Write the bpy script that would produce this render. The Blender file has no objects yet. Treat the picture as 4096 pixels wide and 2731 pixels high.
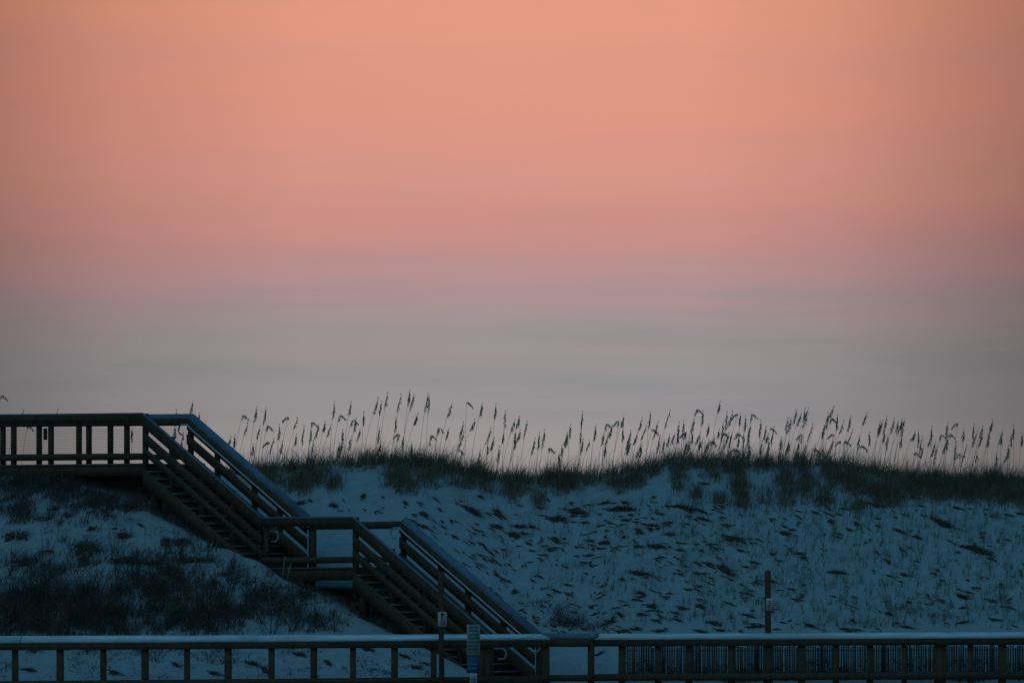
import bpy, math, random
import numpy as np
from mathutils import Vector

random.seed(11)
rng = np.random.default_rng(7)
SC = bpy.context.scene
COL = SC.collection

# ------------------------------------------------------------------ camera frame
D = 120.0            # distance to the landing of the stairs, metres
S = 192.0            # photo pixels per metre at that distance
HY = 2300.0          # eye level
def k_(y): return 1 + y / D
def P(u, v, y):
    """world point seen at photo position (u, v) at depth y"""
    return Vector(((u - 2048) / S * k_(y), y, (HY - v) / S * k_(y)))

# ------------------------------------------------------------------ materials
def lin(c):
    return tuple(((x / 255) / 12.92 if x / 255 <= .04045 else ((x / 255 + .055) / 1.055) ** 2.4) for x in c)

def mat(name, c1, c2, scale=4.0, rough=.85, stretch=(1, 1, 1), bump=0.0, bscale=30, island=False, spec=.2, ramp=(.35, .65), metallic=0.0):
    m = bpy.data.materials.new(name); m.use_nodes = True
    nt = m.node_tree; N = nt.nodes; L = nt.links
    b = N['Principled BSDF']; b.inputs['Roughness'].default_value = rough
    b.inputs['Specular IOR Level'].default_value = spec
    b.inputs['Metallic'].default_value = metallic
    tc = N.new('ShaderNodeTexCoord'); mp = N.new('ShaderNodeMapping')
    mp.inputs['Scale'].default_value = stretch
    L.new(tc.outputs['Object'], mp.inputs['Vector'])
    nz = N.new('ShaderNodeTexNoise'); nz.inputs['Scale'].default_value = scale
    nz.inputs['Detail'].default_value = 8; nz.inputs['Roughness'].default_value = .65
    L.new(mp.outputs['Vector'], nz.inputs['Vector'])
    fac = nz.outputs['Fac']
    if island:
        g = N.new('ShaderNodeNewGeometry')
        mx = N.new('ShaderNodeMath'); mx.operation = 'MULTIPLY_ADD'
        L.new(g.outputs['Random Per Island'], mx.inputs[0]); mx.inputs[1].default_value = .5
        ad = N.new('ShaderNodeMath'); ad.operation = 'MULTIPLY'; ad.inputs[1].default_value = .5
        L.new(fac, ad.inputs[0]); L.new(ad.outputs[0], mx.inputs[2]); fac = mx.outputs[0]
    r = N.new('ShaderNodeValToRGB')
    r.color_ramp.elements[0].position = ramp[0]; r.color_ramp.elements[1].position = ramp[1]
    r.color_ramp.elements[0].color = (*c1, 1); r.color_ramp.elements[1].color = (*c2, 1)
    L.new(fac, r.inputs['Fac']); L.new(r.outputs['Color'], b.inputs['Base Color'])
    if bump:
        n2 = N.new('ShaderNodeTexNoise'); n2.inputs['Scale'].default_value = bscale; n2.inputs['Detail'].default_value = 6
        L.new(mp.outputs['Vector'], n2.inputs['Vector'])
        bp = N.new('ShaderNodeBump'); bp.inputs['Strength'].default_value = bump; bp.inputs['Distance'].default_value = .05
        L.new(n2.outputs['Fac'], bp.inputs['Height']); L.new(bp.outputs['Normal'], b.inputs['Normal'])
    return m

M_sand = mat('sand', (.33, .33, .32), (.40, .40, .385), 3.0, .95, (1, 1, 1), .85, 13, spec=.05)
M_wood = mat('dark_timber', (.095, .062, .036), (.152, .100, .060), 9.0, .95, (1, 1, .6), .06, 40, spec=.04)
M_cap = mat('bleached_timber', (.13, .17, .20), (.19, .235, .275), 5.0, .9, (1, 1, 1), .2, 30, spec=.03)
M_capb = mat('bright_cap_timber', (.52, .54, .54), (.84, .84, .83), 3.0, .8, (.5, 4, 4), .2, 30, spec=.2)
M_tread = mat('worn_tread', (.13, .115, .095), (.22, .20, .17), 7.0, .85, (1, 1, 1), .2, 30, spec=.15)
M_dark = mat('darker_joist_timber', (.07, .05, .03), (.12, .085, .05), 6.0, .9, (1, 1, 1), .2, 30, spec=.05)  # deeper brown timber for risers, beams and small fittings
M_postw = mat('brown_post_timber', (.105, .055, .027), (.16, .085, .043), 6.0, .85, (1, 1, .3), .2, 30, spec=.1)
M_metal = mat('handrail_metal', (.42, .42, .42), (.55, .55, .55), 10, .45, spec=.5)
M_wire = mat('fence_wire', (.08, .07, .06), (.12, .1, .09), 10, .6)
M_slat = mat('fence_slat', (.07, .055, .045), (.17, .15, .125), 5, .9, island=True)
M_grass = mat('dune_grass_blade', (.11, .08, .048), (.36, .265, .165), 3, .9, island=True, spec=.05, ramp=(.2, .8))
M_green = mat('green_sprig', (.075, .085, .03), (.22, .21, .09), 3, .9, island=True, spec=.05, ramp=(.2, .8))
M_dead = mat('dead_grass', (.08, .055, .035), (.19, .13, .08), 6, .95, island=True, spec=.03, ramp=(.2, .8))
M_shrub = mat('shrub_twigs', (.055, .045, .034), (.21, .165, .13), 2, .95, island=True, spec=.03, ramp=(.2, .8))
M_stalk = mat('oat_stalk', (.34, .29, .22), (.52, .45, .35), 4, .85, spec=.1)
M_oat = mat('oat_seed', (.28, .21, .15), (.60, .46, .33), 4, .9, island=True, spec=.05, ramp=(.2, .8))
M_white = mat('sign_white', (.50, .42, .40), (.62, .53, .51), 8, .5, spec=.3)
M_pale = mat('sign_pale', (.30, .31, .30), (.42, .42, .41), 8, .5, spec=.3)
M_greenp = mat('sign_green', (.05, .11, .03), (.07, .15, .045), 8, .5, spec=.2)
M_blue = mat('sign_blue', (.05, .09, .17), (.07, .12, .22), 8, .5, spec=.2)
M_blue2 = mat('sign_light_blue', (.09, .15, .22), (.13, .2, .28), 8, .5, spec=.2)
M_plate = mat('weathered_plate', (.62, .50, .47), (.78, .66, .62), 8, .6)
M_ink = mat('sign_ink', (.03, .03, .04), (.05, .05, .06), 8, .6)

# ------------------------------------------------------------------ mesh helpers
def mesh_from(name, V, F, m, smooth=False):
    V = np.asarray(V, dtype=np.float32).reshape(-1, 3)
    me = bpy.data.meshes.new(name)
    me.vertices.add(len(V)); me.vertices.foreach_set('co', V.ravel())
    if isinstance(F, np.ndarray):
        n = F.shape[1]; idx = F.ravel().astype(np.int32); nf = len(F)
        st = np.arange(0, nf * n, n, dtype=np.int32)
    else:
        ln = np.array([len(f) for f in F], dtype=np.int32); nf = len(F)
        idx = np.array([i for f in F for i in f], dtype=np.int32)
        st = np.concatenate([[0], np.cumsum(ln)[:-1]]).astype(np.int32)
    me.loops.add(len(idx)); me.loops.foreach_set('vertex_index', idx)
    me.polygons.add(nf); me.polygons.foreach_set('loop_start', st)
    if smooth:
        me.polygons.foreach_set('use_smooth', np.ones(nf, dtype=bool))
    me.update(calc_edges=True); me.validate()
    if m: me.materials.append(m)
    return me

class MB:
    def __init__(s): s.V = []; s.F = []
    def prism(s, a, b, down, side):
        """board from a to b, its end cuts spanned by the vectors down and side"""
        a, b, dn, sd = Vector(a), Vector(b), Vector(down), Vector(side)
        i = len(s.V)
        for p in (a, b):
            s.V += [p, p + dn, p + dn + sd, p + sd]
        f = [(0, 1, 2, 3), (7, 6, 5, 4), (0, 4, 5, 1), (1, 5, 6, 2), (2, 6, 7, 3), (3, 7, 4, 0)]
        n = dn.cross(sd).dot(b - a)
        for q in f:
            q = q if n < 0 else q[::-1]
            s.F.append(tuple(i + j for j in q))
        return s
    def box(s, c, ax, ay, az):
        c, ax, ay, az = map(Vector, (c, ax, ay, az))
        return s.prism(c - ax / 2 - ay / 2 - az / 2, c + ax / 2 - ay / 2 - az / 2, ay, az)
    def tube(s, pts, r, n=8):
        pts = [Vector(p) for p in pts]; i0 = len(s.V)
        for j, p in enumerate(pts):
            t = (pts[min(j + 1, len(pts) - 1)] - pts[max(j - 1, 0)]).normalized()
            up = Vector((0, 0, 1)) if abs(t.z) < .95 else Vector((0, 1, 0))
            x = t.cross(up).normalized(); y = x.cross(t)
            rr = r[j] if isinstance(r, (list, tuple)) else r
            for q in range(n):
                a = 2 * math.pi * q / n
                s.V.append(p + x * math.cos(a) * rr + y * math.sin(a) * rr)
        for j in range(len(pts) - 1):
            for q in range(n):
                s.F.append((i0 + j * n + q, i0 + j * n + (q + 1) % n, i0 + (j + 1) * n + (q + 1) % n, i0 + (j + 1) * n + q))
        s.F.append(tuple(i0 + q for q in range(n))[::-1])
        s.F.append(tuple(i0 + (len(pts) - 1) * n + q for q in range(n)))
        return s
    def build(s, name, m, parent=None, smooth=False):
        me = mesh_from(name, [tuple(v) for v in s.V], s.F, m, smooth)
        o = bpy.data.objects.new(name, me); COL.objects.link(o)
        if parent: attach(o, parent)
        return o

def attach(o, parent):
    o.parent = parent
    w = Vector((0, 0, 0)); p = parent
    while p: w += p.location; p = p.parent
    o.location = o.location - w if o.location.length else -w

def tag(o, label=None, cat=None, group=None, kind=None):
    if label: o['label'] = label
    if cat: o['category'] = cat
    if group: o['group'] = group
    if kind: o['kind'] = kind
    return o
def thing(name, label, cat, loc=(0, 0, 0), group=None):
    o = bpy.data.objects.new(name, None); COL.objects.link(o); o.location = loc
    o.empty_display_size = .2
    return tag(o, label, cat, group)

# ------------------------------------------------------------------ value noise
def vnoise(x, y, seed=0):
    r = np.random.default_rng(seed); T = r.random((257, 257))
    xi = np.floor(x).astype(int); yi = np.floor(y).astype(int); fx = x - xi; fy = y - yi
    fx = fx * fx * (3 - 2 * fx); fy = fy * fy * (3 - 2 * fy)
    g = lambda a, b: T[a % 257, b % 257]
    return (g(xi, yi) * (1 - fx) + g(xi + 1, yi) * fx) * (1 - fy) + (g(xi, yi + 1) * (1 - fx) + g(xi + 1, yi + 1) * fx) * fy - .5
def fbm(x, y, seed=0, o=4):
    s = 0; a = 1
    for i in range(o):
        s = s + a * vnoise(x * 2 ** i, y * 2 ** i, seed + i); a *= .5
    return s

# ------------------------------------------------------------------ stair lines
dv = Vector((1, -1, 0)).normalized()      # down the stairs: right and towards the camera
nv = Vector((1, 1, 0)).normalized()       # from the near railing to the far railing
X0 = (1410 - 2048) / S
OFF = 1.98
def near_y(u): k = (u - 2048) / S; return (X0 - k) / (1 + k / D)
def far_y(u): k = (u - 2048) / S; return (X0 + OFF - k) / (1 + k / D)
def Nn(u, v): return P(u, v, near_y(u))
def Fr(u, v): return P(u, v, far_y(u))
pxm = lambda px: px / S

def lineN(pts):
    def f(u): return np.interp(u, [p[0] for p in pts], [p[1] for p in pts])
    return f
TN = lineN([(-200, 1658), (570, 1649), (1045, 2067), (1410, 2063), (1960, 2541), (2100, 2541)])
TF = lineN([(-200, 1680), (752, 1672), (1229, 2089), (1602, 2084), (2140, 2551), (2363, 2551)])

# ------------------------------------------------------------------ dune height field
sK = np.array([(-2000, 1960), (-300, 1905), (0, 1910), (250, 1940), (420, 1980), (560, 2034), (700, 2112), (800, 2156), (860, 2176),
               (987, 2223), (1100, 2279), (1141, 2305), (1249, 2344), (1330, 2382), (1450, 2455), (1580, 2530), (1750, 2610),
               (1900, 2685), (2000, 2728), (2100, 2738), (9000, 2738)], float)
cK = np.array([(-2000, 1930), (0, 1885), (700, 1880), (1040, 1876), (1180, 1860), (1300, 1846), (1450, 1844), (1700, 1850), (1975, 1904),
               (2070, 1912), (2200, 1902), (2327, 1903), (2450, 1896), (2580, 1876), (2678, 1860), (2786, 1860), (2912, 1874),
               (3140, 1873), (3262, 1868), (3400, 1880), (3607, 1904), (3795, 1912), (4096, 1918), (6500, 1950)], float)
def column(u):
    yn = max(float(near_y(u)), -3.0)
    sv = np.interp(u, sK[:, 0], sK[:, 1]); cv = np.interp(u, cK[:, 0], cK[:, 1])
    yc = max(8.6, yn + 3.6)
    if u < 2060:
        tn = float(TN(u)); tf = float(TF(u))
        v2 = min(max(tn + (303 if u > 570 else 262), sv - 8), sv + 34); v3 = min(max(tf + (268 if u > 752 else 240), cv + 25), sv + 30)
        ks = [(-6.0, 2790), (-4.1, 2752), (yn - .3, sv), (yn + .5, v2), (yn + 1.95, v3), (yc, cv)]
    else:
        ks = [(-6.0, 2790), (-4.1, 2756), (-2.7, 2742), (-1.7, 2722) if u < 2400 else (-2.2, 2700), (yc, cv)]
    return ks, yc
US = np.arange(-1600, 5700, 12.0)
YS = np.arange(-9.0, 30.0, .08)
Z = np.zeros((len(US), len(YS)))
YC = np.zeros(len(US))
for i, u in enumerate(US):
    ks, yc = column(u); YC[i] = yc
    yk = np.array([q[0] for q in ks]); zk = np.array([(HY - q[1]) / S * k_(q[0]) for q in ks])
    zc = zk[-1]
    yk = np.concatenate([[-12], yk, [yc + 3, yc + 8, 40]]); zk = np.concatenate([[zk[0] - .9], zk, [zc - .55, zc - 2.6, -5]])
    Z[i] = np.interp(YS, yk, zk)
ker = np.exp(-.5 * (np.arange(-6, 7) / 2.4) ** 2); ker /= ker.sum()
Zp = np.pad(Z, ((0, 0), (6, 6)), 'edge')
Z = sum(ker[j] * Zp[:, j:j + Z.shape[1]] for j in range(13))
Zp = np.pad(Z, ((6, 6), (0, 0)), 'edge')
Z = sum(ker[j] * Zp[j:j + Z.shape[0]] for j in range(13))
UU, YY = np.meshgrid(US, YS, indexing='ij')
XX = (UU - 2048) / S * (1 + YY / D)
Z += .16 * fbm(XX * .45 + 50, YY * .45 + 50, 3, 3) * np.clip((YY + 4.0) / 2, .25, 1)
Z += .055 * fbm(XX * 1.7 + 50, YY * 1.2 + 50, 9, 4) + .028 * fbm((XX + .5 * YY) * 3.4 + 40, YY * 8 + 40, 21, 3)
def gz(u, y):
    a = np.clip((np.asarray(u, float) - US[0]) / 12.0, 0, len(US) - 1.001); b = np.clip((np.asarray(y, float) - YS[0]) / .08, 0, len(YS) - 1.001)
    i = a.astype(int); j = b.astype(int); fa = a - i; fb = b - j
    return (Z[i, j] * (1 - fa) + Z[i + 1, j] * fa) * (1 - fb) + (Z[i, j + 1] * (1 - fa) + Z[i + 1, j + 1] * fa) * fb
def gpt(u, y):
    u = np.asarray(u, float); y = np.asarray(y, float)
    return np.stack([(u - 2048) / S * (1 + y / D), y, gz(u, y)], -1)
def gv(u, y): return HY - gz(u, y) * S / (1 + np.asarray(y) / D)
def hit(u, v, front=False):
    """depth at which the sand in column u is seen at height v; front: the near dune, else the far one"""
    y1 = np.interp(u, US, YC)
    ys = np.arange(-5.8, near_y(u) - .2, .05) if front else np.arange(max(near_y(u) + (2.1 if u < 2060 else 0), -2.9), y1 + .3, .05)
    if len(ys) < 2: return None
    vv = gv(np.full(len(ys), u), ys)
    ok = np.where(vv <= v)[0]
    return float(ys[ok[0]]) if len(ok) else float(ys[-1])

nu, ny = Z.shape
V = np.stack([XX, YY, Z], -1).reshape(-1, 3)
ii = np.arange(nu * ny).reshape(nu, ny)
F = np.stack([ii[:-1, :-1], ii[1:, :-1], ii[1:, 1:], ii[:-1, 1:]], -1).reshape(-1, 4)
o = bpy.data.objects.new('sand_dune', mesh_from('sand_dune', V, F, M_sand, True)); COL.objects.link(o)
tag(o, 'pale sand dune with a long grassy crest behind the stairs', 'dune', kind='structure')
me = mesh_from('beach_ground', [(-4000, -400, -3.3), (4000, -400, -3.3), (4000, 6000, -3.3), (-4000, 6000, -3.3)], np.array([[0, 1, 2, 3]]), M_sand)
o = bpy.data.objects.new('beach_ground', me); COL.objects.link(o); tag(o, 'flat sandy ground', 'ground', kind='structure')

# ------------------------------------------------------------------ the beach stairs
root = thing('beach_stairs', 'dark timber stairs with two flights and railings coming down the dune', 'stairs', tuple(Nn(1410, 2310)))
dz = lambda px: Vector((0, 0, -px / S))
def rail(name, G, T, segs, side, label=None):
    """the boards of one railing; segs: u0, u1, list of (top, bottom) offsets below the rail line"""
    mb = MB()
    for u0, u1, bs in segs:
        for a, b in bs:
            mb.prism(G(u0, T(u0) + a), G(u1, T(u1) + a), dz(b - a), side)
    r = mb.build(name, M_wood, root)
    if label: r['label'] = label
    return r
def posts(G, T, us, off, parent, bot, w=.095, top=4):
    for u, bt in zip(us, bot):
        c = G(u, T(u) + top) + off
        h = bt(u) - T(u) - top if callable(bt) else bt - top
        mb = MB(); mb.prism(c - dv * w / 2 - nv * w / 2, c - dv * w / 2 - nv * w / 2 + dz(h), dv * w, nv * w)
        mb.build('post', M_wood, parent)
def cap(G, T, u0, u1, w, parent, m=M_cap, th=.036, lift=0):
    mb = MB(); w = Vector(w)
    a, b = G(u0, T(u0) - lift), G(u1, T(u1) - lift)
    nrm = (b - a).cross(w).normalized()
    if nrm.z > 0: nrm = -nrm
    mb.prism(a, b, w, nrm * th)
    return mb.build('cap', m, parent)
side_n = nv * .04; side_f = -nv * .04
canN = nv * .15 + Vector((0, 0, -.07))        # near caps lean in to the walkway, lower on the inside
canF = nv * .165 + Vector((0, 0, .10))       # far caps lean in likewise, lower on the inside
flatb = [(4, 40), (162, 188)]; slopeb = [(5, 58), (76, 118), (135, 166)]
# near side
r1 = rail('railing', Nn, TN, [(-200, 570, flatb)], side_n)
r2 = rail('railing', Nn, TN, [(570, 1045, slopeb)], side_n)
r3 = rail('railing', Nn, TN, [(1045, 1410, flatb)], side_n)
r4 = rail('railing', Nn, TN, [(1410, 1960, slopeb), (1960, 2060, flatb)], side_n)
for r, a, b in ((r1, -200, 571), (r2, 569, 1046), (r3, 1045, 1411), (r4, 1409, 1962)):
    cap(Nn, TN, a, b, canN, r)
no = nv * .0875
posts(Nn, TN, [-120, 43, 192, 304, 570], no, r1, [260] * 5)
posts(Nn, TN, [676, 797, 919], no, r2, [300] * 3)
posts(Nn, TN, [1055, 1241, 1411], no, r3, [260, 260, 330])
posts(Nn, TN, [1556, 1690, 1830, 1950], no, r4, [280] * 4)
# far side
f1 = rail('railing', Fr, TF, [(-200, 752, [(2, 32), (143, 167)])], side_f)
farb = [(0, 46), (64, 107), (127, 204)]
f2 = rail('railing', Fr, TF, [(752, 1229, farb)], side_f)
f3 = rail('railing', Fr, TF, [(1229, 1602, [(1, 30), (141, 164)])], side_f)
f4 = rail('railing', Fr, TF, [(1602, 2140, farb), (2140, 2363, [(4, 34), (146, 172)])], side_f)
for r, a, b in ((f1, -200, 752), (f2, 752, 1231), (f4, 1601, 2146)):
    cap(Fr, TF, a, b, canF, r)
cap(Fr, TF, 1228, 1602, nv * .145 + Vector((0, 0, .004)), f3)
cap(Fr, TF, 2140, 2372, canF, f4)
fo = nv * .05
posts(Fr, TF, [-60, 5, 150, 349, 435, 501, 757], fo, f1, [195] * 7)
posts(Fr, TF, [863, 1012, 1113], fo, f2, [235] * 3)
posts(Fr, TF, [1240, 1608], fo, f3, [215, 230])
posts(Fr, TF, [1757, 1866, 2007, 2150, 2358], fo, f4, [235] * 5)
w = MB()
for q in range(13):
    v0 = 40 + q * 8.2
    w.tube([Fr(-200, TF(-200) + v0) + fo, Fr(752, TF(752) + v0) + fo], .0042, 4)
w.build('wire_infill', M_wire, f1)
bx = MB(); c = Nn(166, 1735) + nv * .11
bx.box(c, dv * .10, nv * .03, Vector((0, 0, .25)))
bx.box(c + Vector((0, 0, .09)) - nv * .016, dv * .07, nv * .01, Vector((0, 0, .03)))
bx.build('post_plate', M_dark, r1)
# handrails with returned ends
def loop(u, v, rad, a0, a1, G, off, n=10):
    c = G(u, v) + off
    return [c + dv * (math.cos(math.radians(a0 + (a1 - a0) * i / n)) * rad) + Vector((0, 0, math.sin(math.radians(a0 + (a1 - a0) * i / n)) * rad)) for i in range(n + 1)]
def handrail(G, T, u0, u1, off, dvp, parent, lastloop=True):
    R = .105; Rp = R * S
    pts = [G(u0 - 12, T(u0) + dvp + 2 * Rp) + off] + loop(u0 - 16, T(u0) + dvp + Rp, R, 270, 90, G, off) + [G(u0 + 4, T(u0) + dvp) + off]
    pts += [G(u0 + 22, T(u0 + 22) + dvp) + off, G((u0 + u1) / 2, T((u0 + u1) / 2) + dvp) + off, G(u1 - 22, T(u1 - 22) + dvp) + off]
    if lastloop:
        pts += [G(u1, T(u1) + dvp) + off, G(u1 + 24, T(u1) + dvp) + off] + loop(u1 + 30, T(u1) + dvp + Rp, R, 90, -90, G, off) + [G(u1 + 14, T(u1) + dvp + 2 * Rp) + off]
    return MB().tube(pts, .02, 8).build('handrail', M_metal, parent, True)
handrail(Fr, TF, 758, 1222, -nv * .11, 21, root)
handrail(Fr, TF, 1608, 2130, -nv * .11, 22, root)
handrail(Nn, TN, 584, 1040, nv * .21, 62, root)
handrail(Nn, TN, 1424, 1950, nv * .21, 62, root)
# flights: treads, risers, stringers
def flight(u0, u1, n):
    mb = MB()
    for G, T, du, th in ((Nn, TN, 0, nv * .05), (Fr, TF, 0, -nv * .05)):
        a0, a1 = (u0, u1) if G is Nn else ((752, 1229) if u0 < 1000 else (1602, 2140))
        h = 222 if G is Nn else 205
        mb.prism(G(a0, T(a0) + h), G(a1, T(a1) + h), dz(66), th)
    fl = mb.build('stair_flight', M_wood, root)
    A = Nn(u0, TN(u0) + 204); B = Nn(u1, TN(u1) + 204)
    step = (B - A) / n
    run = Vector((step.x, step.y, 0)); rl = run.length; wd = 1.36
    for i in range(n):
        t = A + run * i + Vector((0, 0, step.z * (i + 1)))
        tb = MB(); tb.prism(t + nv * .02, t + nv * .02 + run.normalized() * (rl + .03), dz(0) + Vector((0, 0, -.04)), nv * wd)
        tb.build('tread', M_tread, fl)
        rb = MB(); rb.prism(t + nv * .02 - run.normalized() * .0 + Vector((0, 0, -.042)), t + nv * (wd + .02) + Vector((0, 0, -.042)), Vector((0, 0, step.z + .044)) * 1.0 if False else Vector((0, 0, .04 - abs(step.z))) * -1, -run.normalized() * .02)
        rb.build('riser', M_dark, fl)
    return fl
flight(570, 1045, 14); flight(1410, 1960, 16)
# decks
def deck(u0, u1, f0, f1_, h):
    a, b = Nn(u0, TN(u0) + h), Nn(u1, TN(u1) + h)
    L = (b - a).length; d = (b - a).normalized(); n = int(L / .145)
    mb = MB()
    for i in range(n):
        mb.prism(a + d * (i * L / n + .004) + nv * .0, a + d * ((i + 1) * L / n - .004), Vector((0, 0, -.036)), nv * 1.42)
    pl = mb.build('deck', M_tread, root)
    fb = MB()
    for offv in (nv * .02, nv * 1.36):
        fb.prism(a + Vector((0, 0, -.038)) + offv, b + Vector((0, 0, -.038)) + offv, Vector((0, 0, -.235)), nv * .04)
    for t in (.002, .5, .985):
        c = a.lerp(b, t) + Vector((0, 0, -.04))
        fb.prism(c + nv * .061, c + nv * 1.359, Vector((0, 0, -.2)), d * .04)
    fb.build('fascia', M_wood, pl)
    return pl
deck(-200, 569, -200, 752, 203); deck(1046, 1409, 1229, 1602, 203)
# support posts with a beam
for u, v0, v1 in ((598, 1896, 2110), (1428, 2308, 2480), (250, 1896, 2060), (1075, 2308, 2400)):
    for G, du in ((Nn, 0),):
        c = G(u, v0) + nv * .2
        for s_ in (0, 1.0):
            p = c + nv * s_
            MB().prism(p - dv * .08 - nv * .08, p - dv * .08 - nv * .08 + dz(v1 - v0), dv * .16, nv * .16).build('support_post', M_wood, root)
        bm = MB(); c = G(u - 14, v0) + nv * .1
        bm.prism(c - dv * .12, c - dv * .12 + nv * 1.2, Vector((0, 0, -.2)), dv * .1)
        bm.build('beam', M_dark, root)

# ------------------------------------------------------------------ front railing of the boardwalk
YF = -4.6
fr = thing('boardwalk_railing', 'timber railing with pale cap along the bottom left before the stairs', 'railing', tuple(P(1000, 2740, YF)), 'boardwalk railings')
ct = lineN([(-250, 2543), (1100, 2538.5), (1500, 2536), (2190, 2534)]); cb = lineN([(-250, 2566), (1100, 2560), (1500, 2555.5), (2190, 2551.5)])
def slant_cap(u0, u1, y, ct, cb, cut0, cut1, parent, m):
    """canted cap board: lower front edge at cb, higher back edge at ct"""
    mb = MB(); V = []
    for u, c in ((u0, cut0), (u1, cut1)):
        f = P(u, cb(u), y); k = P(u + c, ct(u), y + .13)
        V.append((f, k))
    th = Vector((0, .02, -.036))
    a, b = V[0]; c, d = V[1]
    mb.V = [a, b, b + th, a + th, c, d, d + th, c + th]
    mb.F = [(0, 4, 5, 1), (2, 6, 7, 3), (0, 3, 7, 4), (1, 5, 6, 2), (0, 1, 2, 3), (7, 6, 5, 4)]
    return mb.build('cap', m, parent)
slant_cap(-250, 79, YF, ct, cb, 0, 6, fr, M_capb); slant_cap(83, 1030, YF, ct, cb, 6, 0, fr, M_capb)
slant_cap(1032, 2200, YF, ct, cb, 0, -36, fr, M_capb)
mb = MB()
tb = lambda u: np.interp(u, [-250, 2200], [2572, 2557]); bb = lambda u: np.interp(u, [-250, 2200], [2599, 2584])
lb = lambda u: np.interp(u, [-250, 2200], [2725, 2702])
mb.prism(P(-250, tb(-250), YF + .03), P(2192, tb(2192), YF + .03), dz(28), (0, .04, 0))
mb.prism(P(-250, lb(-250), YF + .03), P(2192, lb(2192), YF + .03), dz(27), (0, .04, 0))
mb.build('board', M_wood, fr)
for u, wpx in ((-100, 27), (60, 24), (240, 28), (413, 24), (580, 28), (748, 23), (912, 28), (1086, 24), (1255, 26), (1412, 23), (1578, 26), (1734, 23), (1922, 25), (1950, 22), (2184, 27)):
    c = P(u, tb(u) - 3, YF + .075); ww = wpx / S
    mb = MB().prism(c - Vector((ww / 2, 0, 0)), c - Vector((ww / 2, 0, 0)) + dz(260), (ww, 0, 0), (0, .09, 0)); mb.build('post', M_wood, fr)
# right hand railing
YR = -2.92
rr = thing('boardwalk_railing', 'timber railing with pale cap before the slatted fence at bottom right', 'railing', tuple(P(3200, 2740, YR)), 'boardwalk railings')
ct2 = lineN([(2340, 2534), (2800, 2532), (3300, 2529.5), (4400, 2525)]); cb2 = lineN([(2340, 2551.5), (2800, 2550.5), (3300, 2548.5), (4400, 2543.5)])
slant_cap(2374, 3200, YR, ct2, cb2, -9, 0, rr, M_capb); slant_cap(3201, 4380, YR, ct2, cb2, 0, 0, rr, M_capb)
mb = MB()
mb.prism(P(2345, 2555, YR + .03), P(4380, 2547, YR + .03), dz(29), (0, .04, 0))
mb.prism(P(2345, 2694, YR + .03), P(4380, 2684, YR + .03), dz(28), (0, .04, 0))
mb.build('board', M_wood, rr)
for u, wpx in ((2364, 26), (2488, 27), (2633, 26), (2757, 27), (2926, 28), (3072, 38), (3206, 28), (3344, 23), (3480, 26), (3617, 20), (3761, 46), (3883, 23), (4009, 30), (4150, 26), (4290, 26)):
    c = P(u, 2553, YR + .075); ww = wpx / S
    mb = MB().prism(c - Vector((ww / 2, 0, 0)), c - Vector((ww / 2, 0, 0)) + dz(260), (ww, 0, 0), (0, .09, 0)); mb.build('post', M_wood, rr)
# slatted sand fence behind it
YSF = -2.35
sf = thing('sand_fence', 'thin slatted wood sand fence standing behind the right railing', 'fence', tuple(P(3200, 2740, YSF)))
mb = MB(); u = 2497.0
while u < 4330:
    j = rng.normal(0, .5); top = 2582 + rng.normal(0, 3)
    c = P(u + j, top, YSF + rng.normal(0, .006)); ww = .038
    mb.prism(c, c + Vector((rng.normal(0, .005), 0, -.85)), (ww, 0, 0), (0, .008, 0)); u += 9.4
mb.build('slats', M_slat, sf)
mb = MB()
for v in (2600, 2690):
    mb.tube([P(2490, v, YSF - .006), P(4330, v - 4, YSF - .006)], .006, 5)
mb.build('wire', M_wire, sf)
for u in (2782, 3017, 3060, 3278, 3526, 3960):
    c = P(u, 2578, YSF + .03); MB().prism(c, c + dz(200), (.085, 0, 0), (0, .06, 0)).build('post', M_wood, sf)

# ------------------------------------------------------------------ sign posts and signs
def rbox(mb, c, w, h, t, r=.0):
    """upright panel facing the camera with clipped corners"""
    c = Vector(c); r = min(r, w / 3)
    out = [(-w / 2 + r, -h / 2), (w / 2 - r, -h / 2), (w / 2, -h / 2 + r), (w / 2, h / 2 - r), (w / 2 - r, h / 2), (-w / 2 + r, h / 2), (-w / 2, h / 2 - r), (-w / 2, -h / 2 + r)]
    i = len(mb.V)
    for yy in (0, t): mb.V += [c + Vector((x, yy, z)) for x, z in out]
    mb.F.append(tuple(i + j for j in range(8))); mb.F.append(tuple(i + 15 - j for j in range(8)))
    for j in range(8): mb.F.append((i + j, i + 8 + j, i + 8 + (j + 1) % 8, i + (j + 1) % 8))
def disc(mb, c, r, t=.002, n=14):
    c = Vector(c); i = len(mb.V)
    mb.V += [c + Vector((math.cos(2 * math.pi * j / n) * r, 0, math.sin(2 * math.pi * j / n) * r)) for j in range(n)]
    mb.F.append(tuple(i + j for j in range(n)))
YP = -5.0
sp = thing('sign_post', 'brown timber post with small white notice before the stairs', 'sign post', tuple(P(1764, 2760, YP)), 'timber sign posts')
a, b = P(1752, 2282, YP), P(1758, 2900, YP)
MB().prism(a, b, (.105, 0, 0), (0, .1, 0)).build('post', M_postw, sp)
mb = MB(); rbox(mb, P(1769.5, 2476, YP - .012), 35 / S, 57 / S, .006, .02)
sg = mb.build('sign', M_white, sp)
mb = MB(); yq = YP - .0145
disc(mb, P(1769, 2457, yq), 7 / S)
for v, ws in ((2467, 9), (2471, 13), (2478, 14), (2481.5, 10)):
    rbox(mb, P(1769, v, yq), ws / S, 2.2 / S, .001)
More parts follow.
